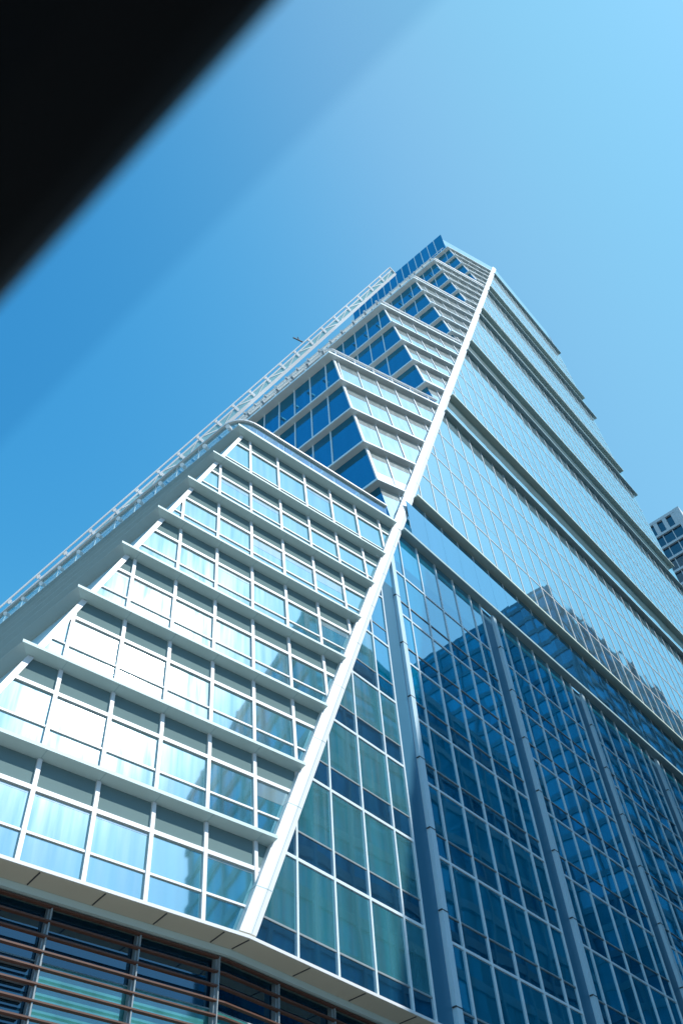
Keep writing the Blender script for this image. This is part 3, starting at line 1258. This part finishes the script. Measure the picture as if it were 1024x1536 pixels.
# ================================================================== BUILDINGS ACROSS THE STREET (seen in the glass)
def opposite(name, label, u0, u1, n0, n1, ztop, storey, cream=False):
    O = thing(name, label, 'office building', W((u0 + u1) / 2, (n0 + n1) / 2, GZ), 'office blocks across the street')
    mb = MB()
    mb.hexa([W(x_, y_, z_) for z_ in (GZ, ztop) for x_, y_ in ((u0, n1), (u1, n1), (u1, n0), (u0, n0))])
    mb.build('wall', 'opp_band', O)
    mb = MB()
    z = GZ + 1.4
    while z < ztop - 0.2:
        zz = min(z + storey, ztop)
        for q in range(int((u1 - u0) / 3)):
            mb.poly([W(u0 + 3 * q, n0 + 0.05, z), W(u0 + 3 * q + 3, n0 + 0.05, z), W(u0 + 3 * q + 3, n0 + 0.05, zz), W(u0 + 3 * q, n0 + 0.05, zz)])
        for q in range(int((n0 - n1) / 3)):
            mb.poly([W(u0 - 0.05, n0 - 3 * q, z), W(u0 - 0.05, n0 - 3 * q - 3, z), W(u0 - 0.05, n0 - 3 * q - 3, zz), W(u0 - 0.05, n0 - 3 * q, zz)])
        z += storey
    mb.build('glazing', 'opp_glass', O)
    mb = MB()
    z = GZ + 1.4
    while z < ztop:
        mb.hexa([W(x_, y_, z_) for z_ in (z - 0.13, z + 0.13) for x_, y_ in ((u0 - 0.3, n1 - 0.3), (u1 + 0.3, n1 - 0.3), (u1 + 0.3, n0 + 0.3), (u0 - 0.3, n0 + 0.3))])
        z += storey
    mb.build('floor_band', 'opp_band', O)
    mb = MB()
    for q in range(int((u1 - u0) / 6) + 1):
        x_ = u0 + 6 * q
        mb.hexa([W(x_ + dx, n0 + dy, z_) for z_ in (GZ, ztop) for dx, dy in ((-0.2, 0.002), (0.2, 0.002), (0.2, 0.4), (-0.2, 0.4))])
    for q in range(int((n0 - n1) / 6) + 1):
        y_ = n0 - 6 * q
        mb.hexa([W(u0 - dx, y_ + dy, z_) for z_ in (GZ, ztop) for dx, dy in ((0.002, -0.2), (0.002, 0.2), (0.4, 0.2), (0.4, -0.2))])
    mb.build('fin', 'opp_band', O)
    mb = MB()
    mb.hexa([W(x_, y_, z_) for z_ in (ztop + 0.01, ztop + 0.5) for x_, y_ in ((u0 + 1, n1 + 1), (u1 - 1, n1 + 1), (u1 - 1, n0 - 1), (u0 + 1, n0 - 1))])
    mb.build('roof', 'opp_band', O)
    if cream:
        mb = MB()
        for z in (GZ + 1.0, GZ + 2.1, GZ + 3.2):
            mb.hexa([W(x_, y_, z_) for z_ in (z, z + 0.35) for x_, y_ in ((u0 - 1.4, n1), (u1 + 1.4, n1), (u1 + 1.4, n0 + 1.4), (u0 - 1.4, n0 + 1.4))])
        mb.build('stone_band', 'opp_cream', O)
    return O


opposite('office_block', 'dark glass office block with pale stone bands across the street, mirrored in the lower glass', 45, 112, -10, -45, 16.4, 1.05, True)
OT = opposite('office_block', 'taller dark glass office tower farther along the street, its roof masts mirrored in the glass', 133, 215, -7, -95, 31.3, 1.05)
mb = MB()
for q in range(5):
    x_ = 139 + 13.0 * q
    b0, b1 = W(x_, -8.5, 31.7), W(x_, -8.5, 32.7 + 0.5 * (q % 3 == 0))
    mb.tube(b0, b1, 0.14, 6)
    mb.tube(b1 - Vector((0.9, 0, 0.5)), b1 + Vector((0.9, 0, -0.5)), 0.1, 6)
mb.build('roof_mast', 'joint', OT)

# ================================================================== VEHICLE WINDOW FRAME (the photo is taken through a vehicle window)
FPX = 1309.87


def ray(px, py):
    return (cr * ((px - 512) / FPX) - cu * ((py - 768) / FPX) + cf)


def plane_of(p, q):
    return ray(*p).cross(ray(*q)).normalized()


E0, E1 = (0, 456), (420, 0)
T0, T1 = (0, 668), (655, 0)
npl = plane_of(E0, E1)
hd = npl.cross(Vector((0, 0, 1))).normalized()
mid = ray(212, 226)
eye = Vector((0, 0, EYE))
p0 = eye + mid.normalized() * 0.42
if npl.dot(ray(0, 0)) < 0:
    npl = -npl                      # towards the dark side
fwdn = npl.cross(hd).normalized()
if fwdn.dot(mid) < 0:
    fwdn = -fwdn
V_ = thing('vehicle_window_frame', 'out of focus black upper frame of a vehicle window across the top left corner', 'window frame', p0 + npl * 0.1)
mb = MB()
prof = [(0.0, 0.0), (0.004, -0.010), (0.014, -0.017), (0.05, -0.022), (0.10, -0.018), (0.104, -0.014), (0.108, -0.018), (0.22, -0.05), (0.50, -0.20), (0.50, 0.05), (0.10, 0.05), (0.012, 0.028), (0.003, 0.015)]
ring = lambda c: [c + npl * a + fwdn * b for a, b in prof]
mb.prism(ring(p0 - hd * 1.1), ring(p0 + hd * 1.1))
mb.build('trim', 'black', V_)
mb = MB()
mb.prism([p0 - hd * 1.1 + npl * a + fwdn * b for a, b in ((0.006, 0.0305), (0.05, 0.05), (0.05, 0.060), (0.006, 0.042))],
         [p0 + hd * 1.1 + npl * a + fwdn * b for a, b in ((0.006, 0.0305), (0.05, 0.05), (0.05, 0.060), (0.006, 0.042))])
mb.build('seal', 'rubber', V_)
# roof skin above, shading the trim
mb = MB()
c0 = p0 + npl * 0.03 + fwdn * 0.064
horiz = Vector((-fwdn.x, -fwdn.y, 0)).normalized()
a = [c0 - hd * 1.1, c0 + hd * 1.1]
zr_ = max((p0 + npl * 0.5 + fwdn * -0.2).z, (p0 + npl * 0.5 + fwdn * 0.05).z) + 0.03
r1 = [Vector((q.x, q.y, q.z)) for q in a]
r2 = [Vector((q.x, q.y, zr_)) + horiz * 0.25 for q in a]
r3 = [Vector((q.x, q.y, zr_ + 0.04)) + horiz * 1.6 for q in a]
t_ = Vector((0, 0, 0.012))
for A_, B_ in ((r1, r2), (r2, r3)):
    mb.hexa([A_[0], A_[1], B_[1], B_[0], A_[0] + t_, A_[1] + t_, B_[1] + t_, B_[0] + t_])
mb.build('roof_skin', 'carroof', V_)
# tinted strip along the top of the pane
ntl = plane_of(T0, T1)


def on_tint(base):
    # from a point on the frame edge go down the pane until the strip ends
    dn = (-npl + fwdn * 0.12).normalized()
    r = base - eye
    t = -(r.dot(ntl)) / dn.dot(ntl)
    return base + dn * t


mb = MB()
gl0 = p0 + npl * 0.03 + fwdn * 0.045
th = fwdn * 0.004
ends = []
for k_ in (-0.55, 0.55):
    b_ = gl0 + hd * k_
    ends.append((b_, on_tint(b_)))
(b0, e0), (b1, e1) = ends
mb.hexa([b0, b1, e1, e0, b0 + th, b1 + th, e1 + th, e0 + th])
mb.build('tinted_strip', 'tint', V_)
